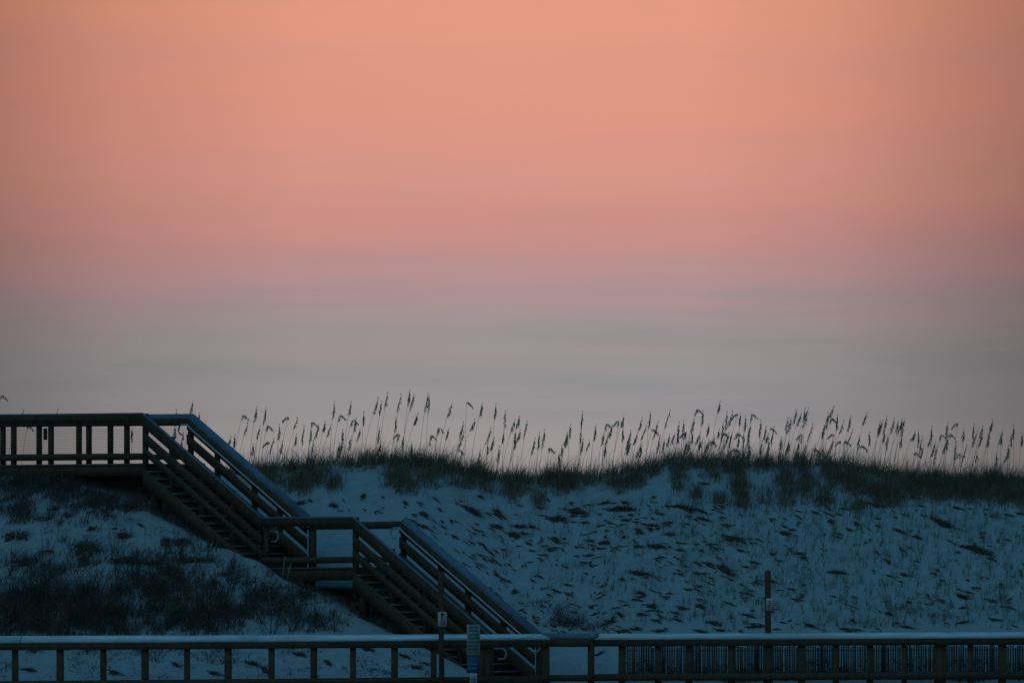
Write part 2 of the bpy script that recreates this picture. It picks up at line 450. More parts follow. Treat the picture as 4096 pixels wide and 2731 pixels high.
for v, x0 in ((2487, 1758), (2491, 1759), (2495, 1761)):
    uu = x0
    while uu < 3538 - x0:
        l = random.uniform(2, 4.5); rbox(mb, P(uu + l / 2, v, yq), l / S, 1.7 / S, .001); uu += l + 1.2
mb.build('lettering', M_ink, sg)
sp2 = thing('sign_post', 'brown timber post with pale plate rising behind the right railing', 'sign post', tuple(P(3072, 2700, -2.0)), 'timber sign posts')
a = P(3060, 2281, -2.0); MB().prism(a, P(3062, 2760, -2.0), (.118, 0, 0), (0, .11, 0)).build('post', M_postw, sp2)
c = P(3077, 2417, -2.03)
mb = MB().box(c, (.125, -.012, 0), (.002, .006, 0), (0, 0, .26)); pl = mb.build('plate', M_plate, sp2)
mb = MB()
for v, ws, u in ((2404, 12, 3078), (2411, 9, 3080), (2419, 14, 3076), (2427, 8, 3074)):
    mb.box(P(u, v, -2.041), (ws / S, -.006, 0), (0, .001, 0), (0, 0, 3 / S))
mb.build('lettering', M_ink, pl)
# stack of parking panels
YT = -5.4
ss = thing('sign_stand', 'stack of green striped, blue and white sign panels before the railing', 'sign', tuple(P(1893, 2760, YT)))
MB().prism(P(1888, 2506, YT + .012), P(1888, 2900, YT + .012), (.06, 0, 0), (0, .06, 0)).build('post', M_dark, ss)
mb = MB(); 
def skew(mb2): return mb2
rbox(mb, P(1893.5, 2558, YT), 51 / S, 117 / S, .006, .01); p1 = mb.build('panel', M_pale, ss)
mb = MB(); gl = MB()
rows = [2507, 2521, 2536.5, 2551, 2566.5, 2581]
for i, v in enumerate(rows):
    wv = (33, 36, 36, 40, 45, 45)[i]; uo = (1893, 1893, 1893, 1894, 1893, 1892)[i]
    rbox(mb, P(uo, v, YT - .003), wv / S, 8.6 / S, .002)
    uu = uo - wv / 2 + 5
    while uu < uo + wv / 2 - 6:
        l = random.uniform(1.5, 4); rbox(gl, P(uu + l / 2, v + random.uniform(-.5, .5), YT - .005), l / S, 2.4 / S, .001); uu += l + 2.4
rbox(mb, P(1892, 2595, YT - .003), 44 / S, 6 / S, .002)
mb.build('green_row', M_greenp, p1); gl.build('lettering', M_pale, p1)
gl = MB()
for v in (2603, 2609):
    uu = 1874
    while uu < 1909:
        l = random.uniform(2, 4); rbox(gl, P(uu + l / 2, v, YT - .003), l / S, 1.8 / S, .001); uu += l + 1.6
gl.build('lettering', M_greenp, p1)
mb = MB(); rbox(mb, P(1891.5, 2656, YT), 47 / S, 64 / S, .006, .01); p2 = mb.build('panel', M_blue, ss)
p2['label'] = 'blue panel'
mb = MB()
for v, h in ((2654, 12), (2671, 12)):
    for q, (uu, ww_) in enumerate(((1878, 14), (1891, 9), (1903, 12))):
        rbox(mb, P(uu, v, YT - .003), ww_ / S, h / S * .8, .002)
mb.build('lettering', M_blue2, p2)
mb = MB(); rbox(mb, P(1893.5, 2728, YT), 27 / S, 80 / S, .006, .006); p3 = mb.build('panel', M_white, ss); p3['label'] = 'narrow white panel'
mb = MB()
for v, h in ((2706, 3), (2716, 8), (2726, 5), (2735, 8), (2748, 5)):
    for uu in (1886.5, 1891.5, 1896.5, 1901): rbox(mb, P(uu, v, YT - .003), 3.4 / S, h / S, .002)
mb.build('lettering', M_ink, p3)

# ------------------------------------------------------------------ blades of grass
def blades(base, h, lean, wid, curl=.5, segs=3):
    """curved tapering blades; base (n,3), h (n,), lean (n,3) unit-ish horizontal drift, wid (n,)"""
    n = len(base); a = rng.random(n) * 2 * math.pi
    sx = np.stack([np.cos(a) * .9, np.sin(a) * .5, np.zeros(n)], -1)
    V = np.zeros((n, segs + 1, 2, 3))
    for s in range(segs + 1):
        t = s / segs
        c = base + np.stack([np.zeros(n), np.zeros(n), h * (t - curl * .35 * t * t)], -1) + lean * (h * t ** 1.8)[:, None]
        ww = (wid * (1 - .85 * t) / 2)[:, None]
        V[:, s, 0] = c - sx * ww; V[:, s, 1] = c + sx * ww
    b = np.arange(n)[:, None] * (segs + 1) * 2; F = []
    for s in range(segs):
        F.append(np.concatenate([b + 2 * s, b + 2 * s + 1, b + 2 * s + 3, b + 2 * s + 2], 1))
    return V.reshape(-1, 3), np.concatenate(F, 0)
def grass_obj(name, parts, m):
    Vs, Fs, k = [], [], 0
    for v, f in parts:
        Vs.append(v); Fs.append(f + k); k += len(v)
    o = bpy.data.objects.new(name, mesh_from(name, np.concatenate(Vs), np.concatenate(Fs), m)); COL.objects.link(o)
    return o
def tuft(u, y, n, spread, h0, h1, w, drift=(.25, 0, 0), sp=.45):
    """n blades from a clump centred on the sand at (u, y); spread in metres"""
    uu = u + rng.normal(0, spread, n) * S; yy = y + rng.normal(0, spread * .8, n)
    b = gpt(uu, yy); b[:, 2] -= .02
    ln = rng.normal(0, sp, (n, 3)) + np.array(drift); ln[:, 2] = 0
    return blades(b, rng.uniform(h0, max(h1, h0 * 1.4), n), ln, np.full(n, w) * rng.uniform(.7, 1.3, n))
def mask_scatter(n, u0, u1, dens):
    u = rng.uniform(u0, u1, n); return u[rng.random(n) < dens(u)]

# crest grass: a fringe along the ridge, thick on the right, with tongues running down the slope
parts = []
cl = lambda u: np.interp(u, [700, 1000, 1150, 1500, 1950, 2050, 2300, 2700, 3000, 3300, 3600, 4100, 4500], [.3, .8, .9, 1, .9, 1, .95, .85, 1, 1, 1, 1, 1])
gn = lambda u: np.clip(.5 + 1.7 * vnoise(np.asarray(u) / 21.0, np.zeros_like(np.asarray(u, float)) + 3.5, 5) + .7 * vnoise(np.asarray(u) / 150.0, np.zeros_like(np.asarray(u, float)) + 8.5, 6), 0, 1)
for u in mask_scatter(1700, 880, 4300, cl):
    yc = np.interp(u, US, YC); g = float(gn(np.array([u]))[0]); y = yc + rng.uniform(-.5, .9)
    if g < rng.uniform(.0, .55): continue
    parts.append(tuft(u, y, int(4 + 16 * g), .05, .08 + .08 * g, (.12 + .50 * g * g) * rng.uniform(.55, 1.15), .012, (.12, 0, 0), .32))
for u in mask_scatter(1000, 900, 4300, cl):
    yc = np.interp(u, US, YC); g = float(gn(np.array([u]))[0]); y = yc + rng.uniform(-.3, .9)
    parts.append(tuft(u, y, int(4 + 8 * rng.random()), .03, .18, (.22 + .50 * g) * (1 if u < 3350 else 1.2), .012, (.12, 0, 0), .36))
for u in mask_scatter(430, 900, 4300, cl):
    yc = np.interp(u, US, YC); y = yc + rng.uniform(-.3, .7)
    parts.append(tuft(u, y, int(rng.integers(4, 9)), .03, .22, rng.uniform(.34, .62), .024, (.12, 0, 0), .42))
for u in rng.uniform(-200, 900, 160):
    yc = np.interp(u, US, YC); parts.append(tuft(u, yc + rng.uniform(-.5, .8), 9, .1, .1, .3, .011))
tongues = [(1240, 1910, 90, 55, 60), (1330, 1925, 40, 40, 22), (1180, 1935, 60, 25, 25), (1590, 1900, 60, 60, 60), (1640, 1930, 60, 35, 25), (1720, 1900, 70, 45, 40), (1850, 1925, 60, 40, 26),
           (1940, 1935, 40, 40, 18), (2060, 1945, 70, 45, 45), (2160, 1985, 25, 55, 18), (2240, 1935, 40, 40, 28), (2285, 1925, 50, 35, 30), (2470, 1930, 70, 35, 35),
           (2540, 1915, 45, 30, 25), (2715, 1915, 30, 55, 26), (2950, 1930, 40, 50, 35), (2965, 1990, 30, 40, 26), (2785, 1975, 25, 35, 16), (2875, 2000, 35, 28, 14), (3060, 1990, 30, 35, 12),
           (3130, 1915, 40, 50, 35), (3220, 1930, 50, 55, 45), (3290, 1985, 40, 35, 26), (3420, 1920, 80, 45, 55), (3500, 1960, 80, 50, 60), (3440, 2020, 40, 25, 14), (3560, 1985, 60, 35, 40),
           (3650, 1950, 80, 45, 70), (3760, 1960, 80, 45, 75), (3880, 1965, 80, 45, 75), (3990, 1965, 80, 45, 75), (4090, 1975, 80, 50, 75), (3700, 1920, 200, 25, 80), (3950, 1930, 200, 25, 80),
           (1080, 1905, 50, 30, 25), (1050, 1880, 40, 20, 18), (2370, 1920, 30, 25, 12), (2850, 1900, 40, 25, 14), (3150, 2000, 40, 30, 12), (3340, 1900, 60, 40, 40)]
for uc, vc, ru, rv, n in tongues:
    for _ in range(int(n * 1.9)):
        u = uc + rng.normal(0, ru * .5); v = min(vc + rng.normal(0, rv * .5), 2060); y = hit(u, v + 12)
        parts.append(tuft(u, y, int(rng.integers(7, 16)), .07, .10, .34, .012, (.1, 0, 0), .32))
o = grass_obj('dune_grass', parts, M_grass); tag(o, 'dark tangled grass growing along the dune crest', 'grass', kind='stuff')

parts = []
for _ in range(1500):
    u = rng.uniform(1250, 4250); v = rng.uniform(1990, 2530)
    if u < 2140 and v > np.interp(u, [752, 1229, 1602, 2140], [1650, 2070, 2065, 2530]) - 12: continue
    if rng.random() > np.interp(u, [1250, 2000, 2700, 3000, 4250], [.5, 1, 1, .55, .4]): continue
    if vnoise(np.array([u / 130.0]), np.array([v / 60.0]), 31)[0] < rng.uniform(-.5, .25): continue
    y = hit(u, v); p = gpt(u, y); n_ = int(rng.integers(1, 4)); Ls = rng.uniform(.08, .42)
    b = np.repeat(p[None], n_, 0) + rng.normal(0, .02, (n_, 3)) * np.array([1, 1.6, 0]); b[:, 2] += .012
    ang = np.radians(rng.normal(-44, 16, n_)); e = np.stack([np.cos(ang), np.sin(ang)], -1) * Ls * rng.uniform(.5, 1.2, n_)[:, None]
    q = b.copy(); q[:, 0] += e[:, 0]; q[:, 1] += e[:, 1]
    q[:, 2] = gz(2048 + q[:, 0] * S / (1 + q[:, 1] / D), q[:, 1]) + rng.uniform(.0, .05, n_)
    w_ = rng.uniform(.004, .012, n_)[:, None]; m_ = (b + q) / 2; m_[:, 2] += .012 + w_[:, 0]
    sd = np.stack([-e[:, 1], e[:, 0], np.zeros(n_)], -1) / np.linalg.norm(e, axis=1)[:, None] * w_
    V_ = np.stack([b, m_ - sd, q, m_ + sd, (b + q) / 2 - np.array([0, 0, .012])], 1).reshape(-1, 3); k = np.arange(n_)[:, None] * 5
    parts.append((V_, np.concatenate([np.concatenate([k, k + 1, k + 2, k + 3], 1), np.concatenate([k, k + 4, k + 2, k + 1], 1)], 0)))
for _ in range(1900):  # near-dune stems, thickened to darken the sand in place of lens vignetting
    u = rng.uniform(-50, 1750); v = rng.uniform(2020, 2710)
    if v < np.interp(u, sK[:, 0], sK[:, 1]) + 25: continue
    y = hit(u, v, True)
    if y is None or y > near_y(u) - .35: continue
    if vnoise(np.array([u / 90.0]), np.array([v / 50.0]), 37)[0] < rng.uniform(-.5, .3): continue
    n_ = int(rng.integers(4, 12)); b = np.repeat(gpt(u, y)[None], n_, 0) + rng.normal(0, .05, (n_, 3)) * np.array([1.6, 1, 0])
    b[:, 2] = gz(2048 + b[:, 0] * S / (1 + b[:, 1] / D), b[:, 1]) - .01
    parts.append(blades(b, rng.uniform(.02, .13, n_), np.stack([rng.normal(.9, 1.0, n_), rng.normal(-.5, .6, n_), np.zeros(n_)], -1), rng.uniform(.012, .028, n_), 1.2))
for _ in range(150):
    u = rng.uniform(2490, 4200); y = rng.uniform(-2.2, -1.5); n_ = 9
    b = np.repeat(gpt(u, y)[None], n_, 0) + rng.normal(0, .06, (n_, 3)) * np.array([1.6, 1, 0])
    parts.append(blades(b, rng.uniform(.06, .3, n_), np.stack([rng.normal(.3, .7, n_), rng.normal(0, .4, n_), np.zeros(n_)], -1), rng.uniform(.014, .03, n_), 1.0))
o = grass_obj('grass_litter', parts, M_dead); tag(o, 'fine dead stems strewn over the sand slopes', 'litter', kind='stuff')

# thin greenish sprigs dotted over the far slope
parts = []
for _ in range(2600):
    u = rng.uniform(1950, 4250); v = rng.uniform(2010, 2520)
    if rng.random() > np.interp(u, [1950, 2300, 2800, 4200], [.15, .4, .75, 1]): continue
    y = hit(u, v)
    parts.append(tuft(u, y, int(rng.integers(3, 9)), .03, .12, .36, .0095, (.1, 0, 0), .3))
for uc, vc, ru, rv, n in ((3600, 2440, 60, 35, 34), (3750, 2470, 60, 30, 20), (3480, 2490, 40, 25, 12), (3980, 2400, 60, 60, 20), (2800, 2160, 50, 40, 10), (3200, 2350, 40, 30, 10), (2950, 2130, 60, 40, 10)):
    for _ in range(n):
        u = uc + rng.normal(0, ru * .6); v = vc + rng.normal(0, rv * .6); parts.append(tuft(u, hit(u, v), 8, .05, .08, .24, .009))
o = grass_obj('slope_grass', parts, M_green); tag(o, 'thin greenish grass sprigs scattered over the sand slope', 'grass', kind='stuff')

# dark undergrowth on the near dune
parts = []
def shrubs(lst, hh=(.15, .45), wd=.016, n0=22):
    for uc, vc, ru, rv, n in lst:
        for _ in range(n):
            u = uc + rng.normal(0, ru * .55); v = vc + rng.normal(0, rv * .55)
            y = hit(u, v, True)
            if y is None or y > near_y(u) - .35: continue
            if v > 2150 and vnoise(np.array([u / 62.0 + v / 90.0]), np.array([v / 34.0]), 44)[0] < rng.uniform(-.42, .12): continue
            parts.append(tuft(u, y, n0, .075, hh[0], hh[1] * rng.uniform(.7, 1.3), wd * .9, (.12, 0, 0), .5))
shrubs([(150, 2500, 260, 90, 190), (420, 2480, 220, 90, 170), (650, 2470, 200, 80, 140), (330, 2370, 160, 50, 70), (560, 2360, 110, 60, 60), (380, 2245, 60, 40, 26), (760, 2480, 90, 60, 40),
        (880, 2450, 70, 70, 34), (960, 2490, 60, 50, 22), (150, 2400, 130, 40, 45), (60, 2440, 90, 60, 40), (850, 2350, 40, 40, 10)], (.18, .5))
shrubs([(120, 1945, 200, 30, 110), (350, 1955, 200, 35, 100), (520, 2030, 60, 25, 16), (60, 2030, 80, 40, 30), (330, 2010, 120, 30, 30), (430, 2020, 80, 30, 18), (90, 2075, 50, 18, 10)], (.12, .4), .015, 26)
shrubs([(620, 2250, 120, 30, 20), (700, 2330, 90, 40, 26), (800, 2400, 90, 60, 34), (1050, 2470, 110, 50, 30), (250, 2300, 160, 30, 26), (130, 2330, 120, 30, 22), (1180, 2480, 80, 40, 14)], (.14, .42), .014, 12)
shrubs([(520, 2240, 50, 30, 14), (950, 2330, 40, 45, 11), (1000, 2350, 40, 40, 10), (1050, 2370, 50, 50, 14), (1100, 2400, 60, 50, 14), (920, 2290, 26, 30, 5), (1140, 2450, 60, 40, 14), (1010, 2440, 60, 60, 22), (1220, 2510, 80, 20, 14), (1340, 2505, 50, 20, 6)], (.14, .4), .013, 13)
for _ in range(420):
    u = rng.uniform(-50, 1330); v = rng.uniform(2170, 2535)
    if rng.random() > np.interp(v, [2170, 2280, 2535], [.12, .6, 1]) * np.interp(u, [0, 700, 1330], [1, .9, .25]): continue
    if v < np.interp(u, sK[:, 0], sK[:, 1]) + 30: continue
    y = hit(u, v, True)
    if y is None or y > near_y(u) - .4: continue
    parts.append(tuft(u, y, int(rng.integers(10, 26)), .05, .2, .62, .013, (.2, 0, 0), .5))
# dead grass along the stairs; tufts under them are added to stand for shade
for _ in range(900):
    u = rng.uniform(540, 1800); yn = float(near_y(u)); y = yn + rng.uniform(-.25, 1.5)
    if rng.random() > np.interp(u, [540, 700, 1000, 1400, 1800], [.5, 1, 1, .9, .5]): continue
    if float(gv(u, y)) - (TN(u) + 200) < 40: continue
    parts.append(tuft(u, y, 14, .07, .04, .2 if y > yn else .3, .014, (.1, 0, 0), .6))
for _ in range(150):
    u = rng.uniform(0, 1350); v = np.interp(u, sK[:, 0], sK[:, 1]) + rng.uniform(12, 190)
    y = hit(u, v, True)
    if y is None or y > near_y(u) - .3 or v > 2530: continue
    if vnoise(np.array([u / 80.0]), np.array([v / 50.0]), 52)[0] < rng.uniform(-.25, .3): continue
    for _k in range(int(rng.integers(1, 4))):
        parts.append(tuft(u + rng.normal(0, 14), min(y + rng.normal(0, .15), near_y(u) - .3), 13, .06, .08, .34, .014, (.12, 0, 0), .5))
shrubs([(1000, 2400, 90, 40, 40), (900, 2470, 120, 50, 60), (1130, 2420, 60, 40, 20), (700, 2300, 80, 30, 26), (120, 2260, 120, 50, 40), (260, 2210, 60, 30, 14), (1250, 2500, 60, 25, 18)], (.14, .45), .013, 14)
# behind the bottom railing
shrubs([(180, 2600, 40, 16, 8), (300, 2620, 50, 22, 14), (380, 2600, 60, 14, 10), (550, 2600, 60, 14, 10), (720, 2595, 80, 14, 12), (900, 2600, 60, 14, 8), (460, 2620, 60, 22, 10), (640, 2630, 60, 24, 11), (820, 2640, 60, 26, 10), (980, 2650, 60, 26, 10), (20, 2660, 50, 40, 10), (1150, 2610, 60, 18, 6)], (.08, .25), .013, 12)
o = grass_obj('dune_undergrowth', parts, M_shrub); tag(o, 'dark dense undergrowth covering the near dune by the railing', 'undergrowth', kind='stuff')
parts = []
for uc, vc, ru, rv, n in ((2240, 2470, 45, 40, 40), (2290, 2495, 60, 22, 40), (2380, 2515, 60, 12, 18), (2130, 2420, 60, 30, 10)):
    for _ in range(n):
        u = uc + rng.normal(0, ru * .5); v = min(vc + rng.normal(0, rv * .5), 2530); parts.append(tuft(u, hit(u, v), 12, .06, .06, .22, .011, (.15, 0, 0), .7))
o = grass_obj('dry_grass_patch', parts, M_shrub); tag(o, 'brown dry grass patch on the sand beside the foot of the stairs', 'grass', kind='stuff')

# ------------------------------------------------------------------ individual clumps on the slopes
def clump_mesh(i):
    """a low mat of dead grass, long in x, about 1 m long before scaling"""
    n = 120
    x = np.clip(rng.normal(0, .22, n), -.5, .5); y = rng.normal(0, .07, n) * (1 - np.abs(x) * 1.2)
    y = y + .10 * np.sin(x * 4 + i); base = np.stack([x * 1.25, y, np.full(n, -.02)], -1)
    ln = np.stack([rng.normal(.9, 1.1, n), rng.normal(0, .5, n), np.zeros(n)], -1)
    v, f = blades(base, rng.uniform(.08, .3, n) * (1.1 - np.abs(x)), ln, rng.uniform(.04, .09, n), 1.2)
    # a lumpy root mat under the blades
    k, m = 16, 5; V2 = [(0, 0, .11)]; F2 = []
    ph = rng.random(4) * 6
    for r in range(1, m + 1):
        for q in range(k):
            a = 2 * math.pi * q / k; rad = r / m * (1 + .28 * math.sin(2 * a + ph[0]) + .2 * math.sin(3 * a + ph[1]) + .12 * math.sin(7 * a + ph[2]))
            V2.append((.36 * rad * math.cos(a), .12 * rad * math.sin(a), .11 * (1 - (r / m) ** 2) - .03 + .02 * rng.normal()))
    for q in range(k): F2.append((0, 1 + q, 1 + (q + 1) % k))
    for r in range(m - 1):
        for q in range(k):
            F2.append((1 + r * k + q, 1 + (r + 1) * k + q, 1 + (r + 1) * k + (q + 1) % k, 1 + r * k + (q + 1) % k))
    off = len(v)
    return mesh_from('grass_clump', np.concatenate([v, np.array(V2)]), [tuple(q) for q in f.tolist()] + [tuple(off + j for j in q) for q in F2], M_dead)
CM = [clump_mesh(i) for i in range(9)]
def place_clump(u, v, Lpx, ang, fat, label, group, front=False):
    y = hit(u, v, front)
    if y is None: return
    p = Vector(gpt(u, y).tolist()); e = .06
    px = Vector(gpt(u + 12, y).tolist()) - Vector(gpt(u - 12, y).tolist()); py = Vector(gpt(u, y + e).tolist()) - Vector(gpt(u, y - e).tolist())
    up = px.cross(py).normalized()
    # heading on the sand whose picture runs down to the right at the given angle
    X = (px.normalized() * math.cos(math.radians(ang * 2.1 + 17)) - py.normalized() * math.sin(math.radians(ang * 2.1 + 17))).normalized()
    Yv = up.cross(X)
    o = bpy.data.objects.new('grass_clump', random.choice(CM)); COL.objects.link(o)
    from mathutils import Matrix
    s = Lpx / S * 1.15
    R = Matrix((X, Yv, up)).transposed().to_4x4()
    o.matrix_world = Matrix.Translation(p) @ R @ Matrix.Diagonal((s, s * fat * 1.6, s * .95, 1))
    tag(o, label, 'grass clump', group)
G1 = 'dead grass clumps on the far slope'
big = [(1195, 2010, 55, 8, 1.6), (1450, 1985, 45, 35, .9), (1330, 2020, 46, 14, 1.1), (1925, 1985, 45, 20, 1.5), (1240, 2250 - 250, 30, 10, 1), (1620, 2010, 50, 18, .7), (1757, 2035, 36, 10, 1.1), (1690, 2055, 50, 14, 1.2),
       (1880, 2042, 110, 8, .7), (1990, 2050, 70, 12, 1), (1690, 2100, 50, 14, 1.1), (1770, 2105, 30, 8, 1), (1815, 2145, 36, 14, .9), (1985, 2105, 60, 18, .9), (2300, 2045, 100, 12, .8), (2215, 2075, 90, 10, 1.2), (2335, 2088, 32, 5, 1.4),
       (2075, 2105, 70, 12, .7), (2050, 2140, 80, 16, .8), (2130, 2105, 50, 16, .7), (2220, 2155, 60, 14, 1.0), (2415, 2010, 46, 8, 1.2), (2500, 2007, 40, 4, 1.3), (2480, 2035, 140, 12, .45), (2730, 2030, 110, 8, .5),
       (2810, 2045, 60, 8, .6), (2635, 2052, 50, 6, .6), (2500, 2080, 50, 14, .9), (2600, 2100, 70, 12, .7), (2810, 2075, 60, 4, .8), (2555, 2125, 60, 14, .7), (2675, 2135, 40, 4, 1.6), (2410, 2172, 66, 10, .9), (2620, 2185, 78, 4, .9),
       (2400, 2190, 32, 12, 1), (2425, 2120, 24, 5, 1.5), (2420, 2146, 22, 10, 1.3), (2930, 2150, 76, 14, 1.5), (2715, 2200, 40, 4, 1.1), (2965, 2200, 46, 4, .9), (2355, 2218, 44, 12, .9), (2830, 2255, 56, 14, .9), (2895, 2278, 90, 10, .9),
       (2560, 2290, 90, 10, .7), (2815, 1932, 36, 5, 1.4), (3320, 2085, 46, 24, 1.0), (3430, 2095, 44, 14, 1.2), (3400, 2115, 40, 14, .8), (3500, 2018, 40, 12, 1.2), (3680, 2022, 20, 5, 1.6), (3770, 2095, 170, 15, .35), (3830, 2030, 60, 14, .5),
       (3595, 2122, 60, 10, .7), (3665, 2150, 46, 14, .8), (3140, 2105, 26, 5, 1), (3135, 2135, 60, 8, 1.1), (3085, 2215, 24, 14, 1.4), (3195, 2212, 36, 12, 1.1), (3355, 2133, 36, 10, .9), (3340, 2290, 80, 8, .7), (3620, 2295, 60, 14, .7),
       (3850, 2385, 66, 10, .9), (3850, 2487, 36, 4, 1.5), (3980, 2475, 46, 10, 1.2), (3965, 2400, 40, 14, 1), (3900, 2198, 150, 16, .5), (3620, 2505, 50, 8, .8), (3560, 2300, 40, 6, .8), (4080, 2050, 40, 8, 1),
       (2560, 2370, 50, 14, .7), (2395, 2375, 24, 8, 1), (2560, 2385, 30, 5, 1.6), (2545, 2399, 50, 14, .8), (2600, 2425, 60, 14, .9), (2565, 2452, 50, 5, .9), (2730, 2430, 44, 14, 1.2), (2795, 2425, 40, 5, 1.6), (2445, 2480, 40, 5, 1.3),
       (2415, 2495, 30, 10, 1), (2620, 2480, 40, 14, .9), (2710, 2478, 40, 14, .8), (2490, 2520, 46, 5, 1), (2545, 2515, 46, 14, .9), (2635, 2520, 50, 4, 1.1), (2850, 2490, 70, 14, .9), (2800, 2520, 50, 8, .9), (2880, 2518, 50, 14, .8), (2700, 2450, 40, 14, .8),
       (2270, 2335, 46, 18, .8), (2270, 2372, 44, 14, .7), (2365, 2425, 40, 14, .9), (2375, 2455, 46, 10, .8), (2500, 2420, 26, 8, 1.1), (2480, 2450, 40, 14, .8), (3010, 2505, 60, 8, .8), (3245, 2500, 60, 12, .7), (3380, 2512, 44, 14, .9), (2990, 2460, 60, 14, .6)]
def klabel(L, fat, v):
    size = 'long thin' if L > 84 and fat < .8 else 'broad' if L > 54 else 'small'
    where = 'just under the grassy crest' if v < 2060 else 'halfway down the far sand slope' if v < 2330 else 'low on the far slope near the railing'
    return f'{size} dark dead grass mat lying {where}'
for u, v, L, a, f in big: place_clump(u, v + 4, L, a, f, klabel(L, f, v), G1)
n = 0
while n < 90:
    u = rng.uniform(1500, 4150); v = rng.uniform(2010, 2525)
    stair = np.interp(u, [752, 1229, 1602, 2140], [1650, 2070, 2065, 2530])
    if u < 2200 and v < stair + 0: pass
    if u < 2140 and v > stair - 10: continue
    if rng.random() > (1 if 2000 < u < 2700 else .65): continue
    L = float(rng.uniform(12, 46) * rng.uniform(.6, 1)); f = float(rng.uniform(.35, 1.0)); n += 1
    place_clump(u, v, L, float(rng.uniform(4, 18)), f, klabel(L, f, v), G1)
G2 = 'dark grass clumps on the near dune'
for u, v, L, a, f in [(55, 2150, 100, 6, 1.5), (268, 2066, 50, 6, 1.1), (370, 2115, 48, 10, 1.3), (495, 2143, 70, 4, 1.1), (455, 2117, 26, 5, 1.2), (95, 2258, 100, 8, 1.2), (220, 2040, 40, 20, 1), (415, 2045, 50, 20, .8), (505, 2240, 120, 8, 1.3),
                      (660, 2175, 60, 8, 2.2), (715, 2173, 60, 10, 2.0), (770, 2243, 110, 10, 1.5), (610, 2255, 80, 6, 1.2), (335, 2200, 110, 5, 1.4), (190, 2210, 50, 10, .8), (360, 2050, 40, 12, .8), (560, 2100, 40, 10, .8), (900, 2295, 60, 6, 1.2)]:
    place_clump(u, v, L, a, f, f"{'wide' if L > 90 else 'small'} dark grass clump on the near dune beside the stairs", G2, True)
for u, v, L in [(1620, 2628, 52), (1660, 2672, 66), (1700, 2655, 40), (460, 2690, 60), (110, 2680, 60), (860, 2690, 60), (700, 2660, 50), (1000, 2655, 60), (1190, 2620, 60), (1310, 2650, 50), (1060, 2685, 70), (2400, 2615, 46), (1465, 2600, 60)]:
    place_clump(u, v, L, 12, .8, 'dark grass clump seen under the boardwalk railing', 'clumps under the railing', u < 1900)

# tall dry stems standing alone on the near dune
for u, v, h, ln in [(232, 2150, 75, .0), (205, 2160, 60, .15), (172, 2200, 70, -.1), (405, 2150, 60, .0), (520, 2135, 90, .1), (580, 2180, 70, 0), (445, 2160, 50, -.3), (300, 2110, 50, .05), (1130, 2300, 90, .12), (1015, 2330, 60, .5), (1060, 2320, 70, -.3),
                    (830, 2240, 70, .3), (780, 2260, 70, .05), (1075, 2420, 80, .02), (60, 2180, 60, .1), (1150, 2310, 70, .2), (960, 2310, 70, -.5)]:
    y = hit(u, v, True)
    if y is None: continue
    y = min(y, near_y(u) - .4); p = Vector(gpt(u, y).tolist())
    r = thing('dry_stem', 'lone dry grass stem standing on the near dune', 'grass stem', tuple(p), 'dry stems on the near dune')
    H = h / S; top = [Vector((ln * H * (t ** 1.6), 0, H * t)) for t in (0, .35, .7, 1)]
    mb = MB().tube([p + q for q in top], [.009, .008, .007, .005], 5); mb.build('stalk', M_stalk, r)
    v_, f_ = blades(np.array([tuple(p + top[2].lerp(top[3], t)) for t in np.linspace(-.6, 1, 14)]), rng.uniform(.03, .08, 14), rng.normal(0, .7, (14, 3)) * np.array([1, 1, 0]), np.full(14, .022))
    o = bpy.data.objects.new('seed_head', mesh_from('seed_head', v_, f_, M_oat)); COL.objects.link(o); attach(o, r)

